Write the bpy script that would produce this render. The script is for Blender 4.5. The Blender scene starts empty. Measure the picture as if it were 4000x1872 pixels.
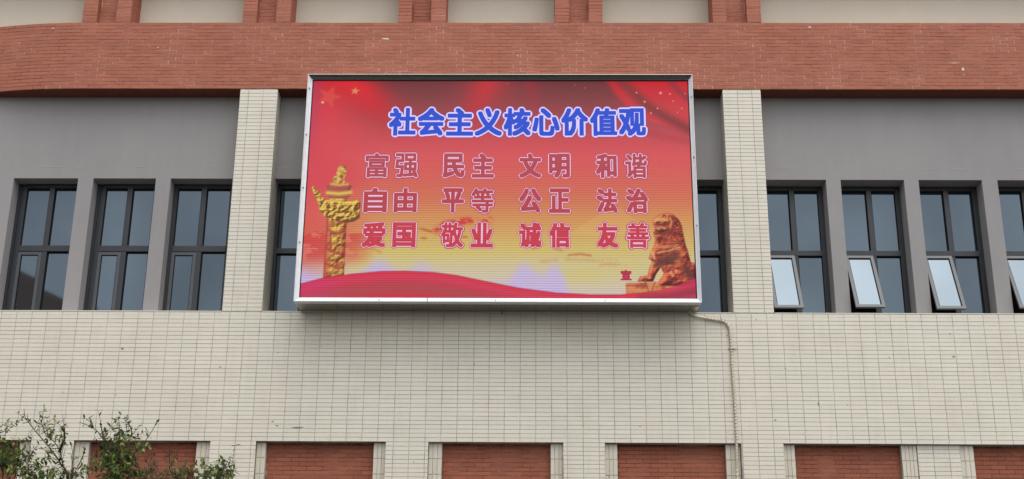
import bpy, math, random
import numpy as np
from mathutils import Vector, Matrix
rnd = random.Random(7)
scn = bpy.context.scene
col = scn.collection

# ------------------------------------------------------------------ camera
cd = bpy.data.cameras.new('camera')
cam = bpy.data.objects.new('camera', cd); col.objects.link(cam)
CAM = Vector((3.40315453, -20.8258013, -6.09692542))
RI = Vector((0.99990417, 0.01194576, 0.00699598)); UP = Vector((-0.00262002, -0.33292796, 0.94294862)); FW = Vector((-0.0135934, 0.94287659, 0.33286476))
FPX = 5188.7
m = Matrix(((RI.x, UP.x, -FW.x, CAM.x), (RI.y, UP.y, -FW.y, CAM.y), (RI.z, UP.z, -FW.z, CAM.z), (0, 0, 0, 1)))
cam.matrix_world = m
cd.sensor_width = 36; cd.lens = 36 * FPX / 4000; cd.clip_end = 400
scn.camera = cam

def project(p):
    d = Vector(p) - CAM; z = d.dot(FW)
    return 2000 + FPX * d.dot(RI) / z, 936 - FPX * d.dot(UP) / z, z

def back(u, v, y):
    d = FW + RI * ((u - 2000) / FPX) - UP * ((v - 936) / FPX)
    return CAM + d * ((y - CAM.y) / d.y)

# ------------------------------------------------------------------ world + sun (overcast)
w = bpy.data.worlds.new('World'); scn.world = w; w.use_nodes = True
nt = w.node_tree; nt.nodes.clear()
SUN_EL, SUN_AZ = math.radians(64), math.radians(24)
sky = nt.nodes.new('ShaderNodeTexSky'); sky.sky_type = 'NISHITA'; sky.sun_disc = False
sky.sun_elevation = SUN_EL; sky.sun_rotation = math.pi - SUN_AZ; sky.dust_density = 1.0; sky.air_density = 1.0
hs = nt.nodes.new('ShaderNodeHueSaturation'); hs.inputs['Saturation'].default_value = 0.16
nt.links.new(sky.outputs[0], hs.inputs['Color'])
tc = nt.nodes.new('ShaderNodeTexCoord'); sx = nt.nodes.new('ShaderNodeSeparateXYZ'); nt.links.new(tc.outputs['Generated'], sx.inputs[0])
mr = nt.nodes.new('ShaderNodeMapRange'); mr.inputs['From Min'].default_value = 0; mr.inputs['From Max'].default_value = 1
mr.inputs['To Min'].default_value = 0.66; mr.inputs['To Max'].default_value = 1.12      # overcast: brighter overhead
nt.links.new(sx.outputs['Z'], mr.inputs['Value'])
cn = nt.nodes.new('ShaderNodeTexNoise'); cn.inputs['Scale'].default_value = 9; cn.inputs['Detail'].default_value = 4
nt.links.new(tc.outputs['Generated'], cn.inputs['Vector'])
cm = nt.nodes.new('ShaderNodeMapRange'); cm.inputs['From Min'].default_value = .3; cm.inputs['From Max'].default_value = .7
cm.inputs['To Min'].default_value = .74; cm.inputs['To Max'].default_value = 1.26
nt.links.new(cn.outputs['Fac'], cm.inputs['Value'])
mu = nt.nodes.new('ShaderNodeMath'); mu.operation = 'MULTIPLY'; nt.links.new(mr.outputs[0], mu.inputs[0]); nt.links.new(cm.outputs[0], mu.inputs[1])
vm = nt.nodes.new('ShaderNodeVectorMath'); vm.operation = 'SCALE'; nt.links.new(hs.outputs[0], vm.inputs[0]); nt.links.new(mu.outputs[0], vm.inputs['Scale'])
bg = nt.nodes.new('ShaderNodeBackground'); bg.inputs['Strength'].default_value = 0.15
nt.links.new(vm.outputs[0], bg.inputs['Color'])
wo = nt.nodes.new('ShaderNodeOutputWorld'); nt.links.new(bg.outputs[0], wo.inputs['Surface'])

sl = bpy.data.lights.new('sun', 'SUN'); sl.energy = .55; sl.angle = math.radians(50); sl.color = (1, .965, .9)
so = bpy.data.objects.new('sun', sl); col.objects.link(so)
sd = Vector((-math.sin(SUN_AZ) * math.cos(SUN_EL), math.cos(SUN_AZ) * math.cos(SUN_EL), -math.sin(SUN_EL)))
so.rotation_euler = sd.to_track_quat('-Z', 'Y').to_euler()

EXPO = 1.2
vs = scn.view_settings; scn.display_settings.display_device = 'sRGB'
vs.view_transform = 'Standard'; vs.look = 'None'; vs.exposure = EXPO; vs.gamma = 1; vs.use_curve_mapping = False
scn.render.engine = 'CYCLES'

# ------------------------------------------------------------------ materials
def newmat(name, rough=.6, spec=.5):
    mt = bpy.data.materials.new(name); mt.use_nodes = True
    b = mt.node_tree.nodes['Principled BSDF']; b.inputs['Roughness'].default_value = rough
    b.inputs['Specular IOR Level'].default_value = spec
    return mt, mt.node_tree, b
def N(t, kind, **kw):
    n = t.nodes.new(kind)
    for k, v in kw.items():
        if k in n.inputs: n.inputs[k].default_value = v
        else: setattr(n, k, v)
    return n
def ramp(t, stops, src):
    r = t.nodes.new('ShaderNodeValToRGB'); e = r.color_ramp.elements
    while len(e) < len(stops): e.new(.5)
    for el, (p, c) in zip(e, stops): el.position = p; el.color = (*c, 1)
    t.links.new(src, r.inputs[0]); return r
def pos(t, scale=(1, 1, 1)):
    g = t.nodes.new('ShaderNodeNewGeometry'); mp = t.nodes.new('ShaderNodeMapping'); mp.inputs['Scale'].default_value = scale
    t.links.new(g.outputs['Position'], mp.inputs['Vector']); return mp.outputs[0], g
def noise(t, vec, scale, detail=4, rough=.6):
    n = N(t, 'ShaderNodeTexNoise', Scale=scale, Detail=detail, Roughness=rough); t.links.new(vec, n.inputs['Vector']); return n.outputs['Fac']
def mix(t, fac, a, b, mode='MIX'):
    n = t.nodes.new('ShaderNodeMix'); n.data_type = 'RGBA'; n.blend_type = mode
    for s, v in ((n.inputs[0], fac), (n.inputs[6], a), (n.inputs[7], b)):
        if hasattr(v, 'links') or isinstance(v, bpy.types.NodeSocket): t.links.new(v, s)
        elif isinstance(v, (int, float)): s.default_value = v
        else: s.default_value = (*v, 1)
    return n.outputs[2]
def math_(t, op, a, b=None):
    n = t.nodes.new('ShaderNodeMath'); n.operation = op
    for i, v in enumerate((a, b)):
        if v is None: continue
        if isinstance(v, (int, float)): n.inputs[i].default_value = v
        else: t.links.new(v, n.inputs[i])
    return n.outputs[0]
def piece_random(t, g):
    oi = t.nodes.new('ShaderNodeObjectInfo')
    return math_(t, 'FRACT', math_(t, 'ADD', math_(t, 'MULTIPLY', g.outputs['Random Per Island'], 7.31), math_(t, 'MULTIPLY', oi.outputs['Random'], 5.77)))

def mat_tile(name, base, var, dirt, rough, grain=.05):
    mt, t, b = newmat(name, rough, .4)
    P, g = pos(t)
    r = piece_random(t, g)
    rp = ramp(t, [(0, tuple(c * (1 - var) for c in base)), (.5, base), (1, tuple(min(1, c * (1 + var)) for c in base))], r)
    n1 = noise(t, P, .9, 5)
    c = mix(t, math_(t, 'MULTIPLY', ramp(t, [(.42, (0, 0, 0)), (.75, (1, 1, 1))], n1).outputs[0], .22), rp.outputs[0], dirt)
    P3, _g = pos(t, (2.2, 2.2, .28))       # rain streaks and faint pinkish old patches
    c = mix(t, math_(t, 'MULTIPLY', ramp(t, [(.50, (0, 0, 0)), (.72, (1, 1, 1))], noise(t, P3, 3.1, 5)).outputs[0], .22), c, dirt)
    c = mix(t, math_(t, 'MULTIPLY', ramp(t, [(.60, (0, 0, 0)), (.70, (1, 1, 1))], noise(t, P, 1.3, 2)).outputs[0], .25), c, (dirt[0] * 1.25, dirt[1] * 1.1, dirt[2] * 1.12))
    n2 = noise(t, P, 60, 3)
    c = mix(t, grain * 2, c, ramp(t, [(.35, (.3, .3, .3)), (.65, (1, 1, 1))], n2).outputs[0], 'MULTIPLY')
    # sparse little chips and specks
    vo = N(t, 'ShaderNodeTexVoronoi', Scale=2.3); t.links.new(P, vo.inputs['Vector'])
    wv = noise(t, P, 45, 2)
    sp = math_(t, 'LESS_THAN', math_(t, 'ADD', vo.outputs['Distance'], math_(t, 'MULTIPLY', wv, .05)), .058)
    c = mix(t, math_(t, 'MULTIPLY', sp, .6), c, tuple(x * .35 for x in dirt))
    t.links.new(c, b.inputs['Base Color'])
    bp_ = N(t, 'ShaderNodeBump', Strength=.25, Distance=.002); t.links.new(noise(t, P, 90, 4), bp_.inputs['Height']); t.links.new(bp_.outputs[0], b.inputs['Normal'])
    return mt
M = {}
M['cream_tile'] = mat_tile('cream glazed tile', (.67, .625, .525), .03, (.50, .45, .365), .42)
M['cream_jamb'] = mat_tile('cream jamb tile', (.60, .55, .45), .05, (.46, .40, .30), .45)
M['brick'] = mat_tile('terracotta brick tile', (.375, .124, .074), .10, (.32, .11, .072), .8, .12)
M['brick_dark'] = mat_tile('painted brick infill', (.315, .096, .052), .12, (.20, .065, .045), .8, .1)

def mat_grout(name, dark, light, lo=.40, hi=.62, sc=2.2):
    mt, t, b = newmat(name, .95, .1)
    P, g = pos(t)
    a = noise(t, P, sc, 4, .7); f = noise(t, P, 28, 2)
    s = math_(t, 'ADD', math_(t, 'MULTIPLY', a, .75), math_(t, 'MULTIPLY', f, .25))
    t.links.new(ramp(t, [(lo, dark), (hi, light)], s).outputs[0], b.inputs['Base Color'])
    return mt
M['grout_cream'] = mat_grout('grey cement grout', (.28, .26, .215), (.50, .47, .395))
M['grout_brick'] = mat_grout('pink brick mortar', (.25, .09, .06), (.60, .38, .30), .43, .58, 1.3)
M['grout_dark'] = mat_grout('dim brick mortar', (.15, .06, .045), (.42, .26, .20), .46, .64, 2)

def mat_plaster(name, c1, c2, sc=.7, streak=True, rough=.9):
    mt, t, b = newmat(name, rough, .2)
    P, g = pos(t); P2, _ = pos(t, (3, 3, .35))
    n = noise(t, P, sc, 6, .6)
    c = ramp(t, [(.3, c1), (.7, c2)], n).outputs[0]
    if streak:
        c = mix(t, .07 if streak == 'soft' else .22, c, ramp(t, [(.35, (.55, .55, .55)), (.6, (1, 1, 1))], noise(t, P2, 2.2, 4)).outputs[0], 'MULTIPLY')
    c = mix(t, .3, c, ramp(t, [(.3, (.75, .75, .75)), (.7, (1.15, 1.15, 1.15))], noise(t, P, 70, 3)).outputs[0], 'MULTIPLY')
    t.links.new(c, b.inputs['Base Color'])
    bp_ = N(t, 'ShaderNodeBump', Strength=.3, Distance=.004); t.links.new(noise(t, P, 55, 5), bp_.inputs['Height']); t.links.new(bp_.outputs[0], b.inputs['Normal'])
    return mt
M['grey'] = mat_plaster('grey wall paint', (.268, .253, .252), (.302, .286, .283), .5, 'soft')
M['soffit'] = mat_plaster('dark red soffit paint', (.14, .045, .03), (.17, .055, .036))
M['stucco'] = mat_plaster('cream stucco', (.52, .47, .385), (.56, .51, .42), 1.2, False)
M['capping'] = mat_plaster('cream cement capping', (.58, .55, .47), (.66, .63, .55), 3, False)
M['bead'] = mat_plaster('pale hairline filler', (.36, .34, .33), (.44, .42, .40), 3, False)
M['smear'] = mat_plaster('grey cement smear', (.18, .165, .14), (.28, .26, .22), 30, False)
M['salt'] = mat_plaster('pale mortar crumb', (.62, .50, .44), (.70, .62, .56), 30, False)
M['concrete'] = mat_plaster('concrete paving', (.085, .085, .078), (.11, .108, .10), .4, False)
M['far_grey'] = mat_plaster('grey of sky blocker', (.12, .12, .11), (.16, .155, .14), .5, False)
M['far_brick'] = mat_plaster('brown brick of far block', (.42, .20, .13), (.46, .23, .15), .6, False)

def mat_simple(name, c, rough=.4, metal=0, spec=.5, sc=20, var=.12):
    mt, t, b = newmat(name, rough, spec); b.inputs['Metallic'].default_value = metal
    P, g = pos(t)
    t.links.new(ramp(t, [(.3, tuple(x * (1 - var) for x in c)), (.7, tuple(min(1, x * (1 + var)) for x in c))], noise(t, P, sc, 4)).outputs[0], b.inputs['Base Color'])
    return mt
M['frame'] = mat_simple('dark grey aluminium frame', (.018, .020, .024), .45, 0, .5)
M['sash'] = mat_simple('grey aluminium sash', (.050, .052, .058), .38, 0, .6)
M['gasket'] = mat_simple('black rubber gasket', (.006, .006, .007), .7, 0, .2)
M['bezel'] = mat_simple('silver bezel', (.68, .69, .70), .45, .1, .5, 6, .06)
M['bezel_dark'] = mat_simple('grimy bezel profile', (.10, .095, .08), .55, .2, .3)  # painted shade for the top rail's inner faces; also seams and screws
M['cabinet'] = mat_simple('silver sheet metal cabinet', (.36, .34, .29), .09, .8, .5, 3, .08)
M['conduit'] = mat_simple('cream corrugated conduit', (.56, .52, .40), .55, 0, .4)
M['conduit_wrap'] = mat_simple('aged conduit wrap', (.40, .35, .24), .6, 0, .4)
M['wire'] = mat_simple('rusty tie wire', (.10, .07, .05), .7)
M['bark'] = mat_simple('grey brown bark', (.13, .095, .07), .85, 0, .2, 30, .3)
M['twig'] = mat_simple('brown twig', (.085, .06, .04), .8, 0, .2, 30, .3)
M['pod'] = mat_simple('dark brown seed pod', (.05, .028, .018), .8, 0, .2, 30, .3)

# window glass: tinted reflective float glass over a dark room
def mat_glass():
    mt, t, b = newmat('tinted reflective glass', .03, .5)
    b.inputs['Base Color'].default_value = (.012, .018, .022, 1)
    b.inputs['IOR'].default_value = 1.95
    P, g = pos(t)
    bp_ = N(t, 'ShaderNodeBump', Strength=.004, Distance=.02); t.links.new(noise(t, P, 1.6, 2), bp_.inputs['Height']); t.links.new(bp_.outputs[0], b.inputs['Normal'])
    b.inputs['Specular Tint'].default_value = (.68, .85, 1.0, 1)
    return mt
M['glass'] = mat_glass()

def mat_leaf(name, stops):
    mt, t, b = newmat(name, .55, .22)
    g = t.nodes.new('ShaderNodeNewGeometry'); r = piece_random(t, g)
    rp = ramp(t, stops, r); t.links.new(rp.outputs[0], b.inputs['Base Color'])
    tr = N(t, 'ShaderNodeBsdfTranslucent'); t.links.new(rp.outputs[0], tr.inputs['Color'])
    ms = N(t, 'ShaderNodeMixShader', Fac=.28); out = t.nodes['Material Output']
    t.links.new(b.outputs[0], ms.inputs[1]); t.links.new(tr.outputs[0], ms.inputs[2]); t.links.new(ms.outputs[0], out.inputs['Surface'])
    return mt
M['leaf'] = mat_leaf('green leaf', [(0, (.016, .032, .008)), (.38, (.036, .070, .012)), (.70, (.10, .16, .028)), (1, (.24, .24, .06))])
M['leaf_autumn'] = mat_leaf('turning leaf', [(0, (.04, .05, .018)), (.4, (.085, .085, .028)), (.75, (.16, .12, .04)), (1, (.20, .09, .035))])

# ------------------------------------------------------------------ mesh helpers
def link(name, me, mat=None, parent=None, loc=(0, 0, 0)):
    if mat is not None and not me.materials: me.materials.append(mat)
    o = bpy.data.objects.new(name, me); col.objects.link(o); o.location = loc
    if parent is not None: o.parent = parent
    return o
def empty(name, loc, label, cat, group=None):
    o = bpy.data.objects.new(name, None); col.objects.link(o); o.location = loc
    o.empty_display_size = .2; o['label'] = label; o['category'] = cat
    if group: o['group'] = group
    return o
class MB:
    def __init__(s): s.v = []; s.f = []
    def box(s, x0, x1, y0, y1, z0, z1, nback=False, warp=None):
        b = len(s.v)
        P = [(x, y, z) for z in (z0, z1) for y in (y0, y1) for x in (x0, x1)]
        if warp: P = [warp(*q) for q in P]
        s.v += P
        F = [(0, 1, 5, 4), (0, 4, 6, 2), (1, 3, 7, 5), (4, 5, 7, 6), (0, 2, 3, 1)]
        if not nback: F.append((2, 6, 7, 3))
        s.f += [tuple(b + i for i in q) for q in F]
        return s
    def hexa(s, P):
        b = len(s.v); s.v += list(P)
        s.f += [tuple(b + i for i in q) for q in [(0, 1, 5, 4), (0, 4, 6, 2), (1, 3, 7, 5), (4, 5, 7, 6), (0, 2, 3, 1), (2, 6, 7, 3)]]
        return s
    def me(s, name):
        me = bpy.data.meshes.new(name); me.from_pydata(s.v, [], s.f); me.update(); return me
    def build(s, name, mat, parent=None, loc=(0, 0, 0)): return link(name, s.me(name), mat, parent, loc)
def bevel(o, wd=.004, seg=2):
    md = o.modifiers.new('edge', 'BEVEL'); md.width = wd; md.segments = seg; md.limit_method = 'ANGLE'; return o

# a single tile/brick piece mesh, origin at the centre of its face, slightly rounded arris
_pm = {}
def piece_mesh(name, wd, ht, dp, mat, vertical=False):
    k = (name, round(wd, 3), round(ht, 3), mat.name)
    if k not in _pm:
        e = .0022; x, z = wd / 2, ht / 2
        v = [(-x + e, 0, -z + e), (x - e, 0, -z + e), (x - e, 0, z - e), (-x + e, 0, z - e), (-x, e, -z), (x, e, -z), (x, e, z), (-x, e, z), (-x, dp, -z), (x, dp, -z), (x, dp, z), (-x, dp, z)]
        f = [(0, 1, 2, 3)]
        for i in range(4):
            j = (i + 1) % 4
            f += [(i, i + 4, j + 4, j), (i + 4, i + 8, j + 8, j + 4)]
        me = bpy.data.meshes.new(name); me.from_pydata(v, [], f); me.update(); me.materials.append(mat); _pm[k] = me
    return _pm[k]

# ------------------------------------------------------------------ GROUND
g = MB().box(-150, 150, -150, 150, -8.2, -7.7).build('ground', M['concrete']); g['kind'] = 'structure'; g['label'] = 'grey paving below the building, out of the frame'
GZ = -7.7

# ------------------------------------------------------------------ BUILDING
bld = empty('building', (3, 0, GZ), 'facade of red brick, cream tile and grey plaster behind the lit screen', 'building')
def part(mb, name, mat, parent=bld):
    o = mb.build(name, mat, parent)
    base = parent.matrix_world.translation if parent.parent is None else Vector((0, 0, 0))
    o.location = -Vector(bld.location) if parent is bld else (0, 0, 0)
    return o
# every part of the building gets location = -bld.location, so part-local coordinates are world coordinates
def layp(parent, name, pieces, mat, dp, limit=300, wob=.0011, tilt=.35):
    scored = []
    for q in pieces:
        u, v, zc = project(q[:3]); A = q[3] * q[4] / zc ** 2
        scored.append((A if (-10 < u < 4010 and -10 < v < 1882) and not (len(q) > 6 and q[6]) else A - 1e3, q))
    scored.sort(key=lambda s: -s[0])
    rr = random.Random(len(pieces)); rv, rf = [], []
    for i, (A, q) in enumerate(scored):
        x, y, z, wd, ht, rz = q[:6]
        y2 = y + rr.uniform(-wob, wob)
        e = (math.radians(rr.gauss(0, tilt)), math.radians(rr.gauss(0, tilt * .35)), rz + math.radians(rr.gauss(0, tilt * .6)))
        me = piece_mesh(name, wd, ht, dp, mat)
        if i < limit and A > 0:
            o = link(name, me, None, parent, (x, y2, z)); o.rotation_euler = e
        else:
            mx = Matrix.Translation((x, y2, z)) @ Matrix.Rotation(e[2], 4, 'Z') @ Matrix.Rotation(e[1], 4, 'Y') @ Matrix.Rotation(e[0], 4, 'X')
            b = len(rv); rv += [tuple(mx @ vv.co) for vv in me.vertices]; rf += [tuple(b + k for k in p.vertices) for p in me.polygons]
    if rv:
        me = bpy.data.meshes.new(name + '_field'); me.from_pydata(rv, [], rf); me.update(); me.materials.append(mat)
        o = link(name + '_field', me, None, parent); o['kind'] = 'stuff'

XL, XR = -9.0, 15.0
PX, PZ = .25, .069
TD = .0055           # how far tiles stand proud of the grout
# openings of the ground-floor blind panels: (x0, x1, jamb_left_to, jamb_right_from)
OPEN = [(-6.62, -4.50, -6.36, -4.70), (-3.815, -1.647, -3.585, -1.88), (-.922, 1.132, -.775, .935), (1.806, 3.934, 2.02, 3.735),
        (4.59, 6.726, 4.79, 6.495), (7.397, 9.495, 7.585, 9.255), (10.168, 12.25, 10.39, 12.0)]
ZT = -31 * PZ       # top of those openings
ZB = -3.45          # bottom of the tiled zone that is modelled tile by tile

# --- cream tiled wall: core
core = MB()
core.box(XL, XR, TD, .62, ZT + .004, -.012)
edges = [XL] + [e for o in OPEN for e in o[:2]] + [XR]
for i in range(0, len(edges), 2):
    x0, x1 = edges[i], edges[i + 1]
    yy = TD + (.06 if abs(x0 - 9.495) < .01 else 0)
    core.box(x0 + .006, x1 - .006, yy, .6, GZ, ZT + .004)
wall = part(core, 'tiled_wall', M['grout_cream'])
cap = part(MB().box(XL, -1.640, -.004, .60, -.012, .004).box(-.975, 6.712, -.004, .60, -.012, .004).box(7.385, XR, -.004, .60, -.012, .004), 'sill_capping', M['capping'])

pcs = []
nrow = int((0 - ZB) / PZ)
k0 = int(math.floor(XL / PX)); k1 = int(XR / PX)
for j in range(nrow):
    zc = -.012 - j * PZ - PZ / 2 + .006
    if j > 0: zc = -j * PZ - PZ / 2
    ht = PZ - .0062
    for k in range(k0, k1):
        xa, xb = k * PX + .0043, (k + 1) * PX - .0043
        segs = [(xa, xb)]
        if j >= 31:
            segs = []
            for i in range(0, len(edges), 2):
                a, b_ = max(xa, edges[i]), min(xb, edges[i + 1])
                if b_ - a > .03: segs.append((a, b_))
        if j == 0: ht = PZ - .016
        for a, b_ in segs:
            back_ = .06 if (j >= 31 and 9.4 < (a + b_) / 2 < 10.2) else 0
            drift = .0012 * math.sin(j * 1.7) + .0008 * math.sin(k * 2.3 + j)
            pcs.append(((a + b_) / 2 + drift, back_, zc + (.0006 * math.sin(k * .9)) - (.004 if j == 0 else 0), b_ - a, ht, 0))
layp(wall, 'tile', pcs, M['cream_tile'], TD, 300, .0006, .18)

# --- cream piers (pilasters between the window bays)
def column(x0, x1, joints):
    c = part(MB().box(x0 + TD, x1 - TD, TD, .62, -.012, 4.018), 'pier', M['grout_cream'])
    P = []
    n = int(4.02 / PZ)
    xs = [x0] + joints + [x1]
    for j in range(-1, n + 1):
        z = -.0 + j * PZ + PZ / 2
        z0 = max(z - PZ / 2 + .003, -.010); z1 = min(z + PZ / 2 - .0032, 4.014)
        if z1 - z0 < .012: continue
        for a, b_ in zip(xs[:-1], xs[1:]):
            ea = a + (.0043 if a != x0 else 0); eb = b_ - (.0043 if b_ != x1 else 0)
            P.append(((ea + eb) / 2, 0, (z0 + z1) / 2, eb - ea, z1 - z0, 0))
        for side in (0, 1):     # return faces: two and a half tiles deep
            X = x0 if side == 0 else x1
            y = TD + .001
            vis = (side == 1) == (x1 < 3)
            for L in (.10, .24, .24):
                P.append((X, y + L / 2, (z0 + z1) / 2, L - .007, z1 - z0, math.radians(-90 if side == 0 else 90), not vis))
                y += L
    layp(c, 'tile', P, M['cream_tile'], TD - .001, 300, .0006, .18)
    return c
colL = column(-1.631, -.982, [-1.482, -1.232])
colR = column(6.722, 7.376, [6.972, 7.222])

# --- grey plastered wall with window openings, front face at y = .34
GY = .34
ZS, ZTOP = -.012, 2.475
wins = [(-5.508, -4.393, 'L'), (-4.130, -3.047, 'L'), (-2.790, -1.72, 'L'), (-1.0, .10, 'ML'), (5.62, 6.73, 'MR'), (7.385, 8.465, 'R'), (8.714, 9.794, 'R'), (10.043, 11.120, 'R'), (11.385, 12.47, 'R'), (-6.87, -5.78, 'L')]
ws = sorted(wins)
gm = MB()
gm.box(XL, XR, GY, .95, ZTOP, 2.683)
gm.box(XL, XR, GY + .004, .95, 2.683, 4.02)     # joint line where the lintel coat ends
ed = [XL] + [e for o in ws for e in o[:2]] + [XR]
for i in range(0, len(ed), 2):
    gm.box(ed[i], ed[i + 1], GY, .95, ZS, ZTOP)
grey = part(gm, 'grey_wall', M['grey'])
# hairline mortar bead along the joint
jb = MB(); x = XL
while x < XR:
    L = rnd.uniform(.05, .4)
    if rnd.random() < .55: jb.box(x, x + L, GY - .003, GY + .006, 2.681 + rnd.uniform(-.001, .001), 2.688)
    x += L + rnd.uniform(0, .2)
part(jb, 'joint_bead', M['bead'])

# --- windows
def window(x0, x1, kind):
    fy = .60 if kind in ('L', 'ML') else .645
    fd = .07
    zb, zt = 0.005, ZTOP - .004
    fw = .068
    fl = .15 if (kind == 'L' and x0 < -4) else fw
    ztr0, ztr1 = (1.225, 1.335) if kind == 'L' else (1.197, 1.295)
    wob = MB(); wob.box(x0 + .002, x0 + .05, fy, fy + fd, zb, zt)
    win = part(wob, 'window', M['frame'])
    f = MB()
    if fl > .1:
        f.box(x0 + .05, x0 + .10, fy + .03, fy + fd, zb, zt); f.box(x0 + .10, x0 + fl, fy + .012, fy + fd, zb, zt)
    else: f.box(x0 + .05, x0 + fl, fy + .012, fy + fd, zb, zt)
    f.box(x1 - .045, x1 - .002, fy, fy + fd, zb, zt); f.box(x1 - fw - .015, x1 - .045, fy + .015, fy + fd, zb, zt)
    f.box(x0 + fl, x1 - fw - .015, fy + .004, fy + fd, zt - .075, zt)
    f.box(x0 + fl, x1 - fw - .015, fy + .002, fy + fd, zb, zb + .06)
    o = link('frame', f.me('frame'), M['frame'], win)
    il, ir = x0 + fl, x1 - fw - .015
    mc = (il + ir) / 2 + .005; mw = .045
    mm = MB().box(mc - mw, mc + mw, fy - .012, fy + fd, zb + .06, ztr0 - .0005).box(mc - mw, mc + mw, fy - .012, fy + fd, ztr1 + .0005, zt - .075)
    bevel(link('mullion', mm.me('mullion'), M['frame'], win), .006)
    tt = MB().box(il, ir, fy - .016, fy + fd, ztr0, ztr1)
    bevel(link('transom', tt.me('transom'), M['frame'], win), .006)
    gy = fy + .045
    def pane(a, b, c, d, y=gy, par=win, nm='pane'):
        gk = MB().box(a, a + .012, y - .02, y + .01, c, d).box(b - .012, b, y - .02, y + .01, c, d).box(a + .012, b - .012, y - .02, y + .01, d - .016, d).box(a + .012, b - .012, y - .02, y + .01, c, c + .012)
        link('gasket', gk.me('gasket'), M['gasket'], win)
        p_ = link(nm, MB().box(-(b - a) / 2 + .012, (b - a) / 2 - .012, 0, .006, -(d - c) / 2 + .012, (d - c) / 2 - .016).me('pane'), M['glass'], win, ((a + b) / 2, y, (c + d) / 2))
        p_.rotation_euler = (math.radians(rnd.gauss(0, .1)), 0, math.radians(rnd.gauss(0, .12)))
        return p_
    zt2 = zt - .075
    pane(il, mc - mw, ztr1, zt2); pane(mc + mw, ir, ztr1, zt2)
    low = (il, mc - mw) ; oth = (mc + mw, ir)
    if kind == 'ML': low, oth = oth, low
    pane(oth[0], oth[1], zb + .06, ztr0)
    # dark room behind an open sash
    a, b = low
    H = ztr0 - (zb + .06)
    sw = .052
    if kind == 'R': a -= .035; b += .02; H += .02
    sf = MB()
    sf.box(a, a + sw, 0, .04, -H, 0); sf.box(b - sw, b, 0, .04, -H, 0)
    sf.box(a + sw, b - sw, 0, .04, -sw, 0); sf.box(a + sw, b - sw, 0, .04, -H, -H + sw)
    sa = link('sash', sf.me('sash'), M['sash'], win)
    hy = fy - .005 if kind != 'R' else fy - .045
    sa.location = (0, hy, ztr0 - .004)
    gk = MB()
    for (q0, q1, r0, r1) in ((a + sw, a + sw + .01, -H + sw, -sw), (b - sw - .01, b - sw, -H + sw, -sw), (a + sw + .01, b - sw - .01, -sw - .012, -sw), (a + sw + .01, b - sw - .01, -H + sw, -H + sw + .008)):
        gk.box(q0, q1, .008, .036, r0, r1)
    gs = link('gasket', gk.me('gasket'), M['gasket'], win); gs.location = sa.location
    pg = link('sash_pane', MB().box(a + sw + .01, b - sw - .01, .022, .03, -H + sw + .008, -sw - .012).me('sash_pane'), M['glass'], win); pg.location = sa.location
    if kind == 'R':
        an = math.radians(-(23.5 + {7: 0, 8: 1.2, 10: -.6, 11: .8}.get(int(x0), 0)))
        for q in (sa, gs, pg): q.rotation_euler = (an, 0, 0)
        # friction stays and the dark inside seen past the sash
        st = MB()
        dz = -H * .62 * math.cos(an); dy = -H * .62 * math.sin(-an)
        for xx in (a + .012, b - .012): st.box(xx - .006, xx + .006, hy + dy + .02, fy + .03, ztr0 + dz - .012, ztr0 + dz)
        link('stay_arm', st.me('stay_arm'), M['frame'], win)
    return win
for q in wins: window(*q)
# dark rooms behind the glass
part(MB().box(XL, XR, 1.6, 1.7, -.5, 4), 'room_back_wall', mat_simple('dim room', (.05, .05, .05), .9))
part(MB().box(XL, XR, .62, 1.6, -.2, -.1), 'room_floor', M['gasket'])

# --- brick band with its rounded left end
RC, XC = 7.7, -4.5
def warp(x, y, z=0):
    if x >= XC: return (x, y, z)
    a = (XC - x) / RC; R_ = RC - y
    return (XC - R_ * math.sin(a), RC - R_ * math.cos(a), z)
def heading(x): return 0 if x >= XC else -(XC - x) / RC * 1.0
BZ0, BZ1 = 4.022, 5.315
NB = 19; BP = (BZ1 - BZ0) / NB; BX = .2465
BD = .004
def strip(y0, y1, z0, z1, mb):
    xs = [XL - 3 + i * .35 for i in range(int((XC - XL + 3) / .35) + 1)] + [XC, XR]
    for a, b in zip(xs[:-1], xs[1:]):
        P = []
        for z in (z0, z1):
            for y in (y0, y1):
                for x in (a, b): P.append(warp(x, y, z))
        mb.hexa(P)
mbb = MB(); strip(BD, 1.2, BZ0 + .003, BZ1 - .006, mbb)
band = part(mbb, 'brick_band', M['grout_brick'])
mbs = MB(); strip(.004, GY + .25, BZ0 - .006, BZ0 + .003, mbs)
part(mbs, 'soffit', M['soffit'])
P = []
for j in range(NB):
    z = BZ0 + (j + .5) * BP
    off = (j % 2) * BX / 2 + .02
    for k in range(-48, 62):
        xc = k * BX + off + rnd.gauss(0, .0015)
        if xc < XL - 2.6 or xc > XR - .1: continue
        x_, y_, _ = warp(xc, 0)
        P.append((x_, y_, z + rnd.gauss(0, .0007), BX - rnd.uniform(.007, .0105), BP - rnd.uniform(.006, .009), heading(xc)))
layp(band, 'brick', P, M['brick'], BD + .002, 300, .0016, .5)

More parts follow.
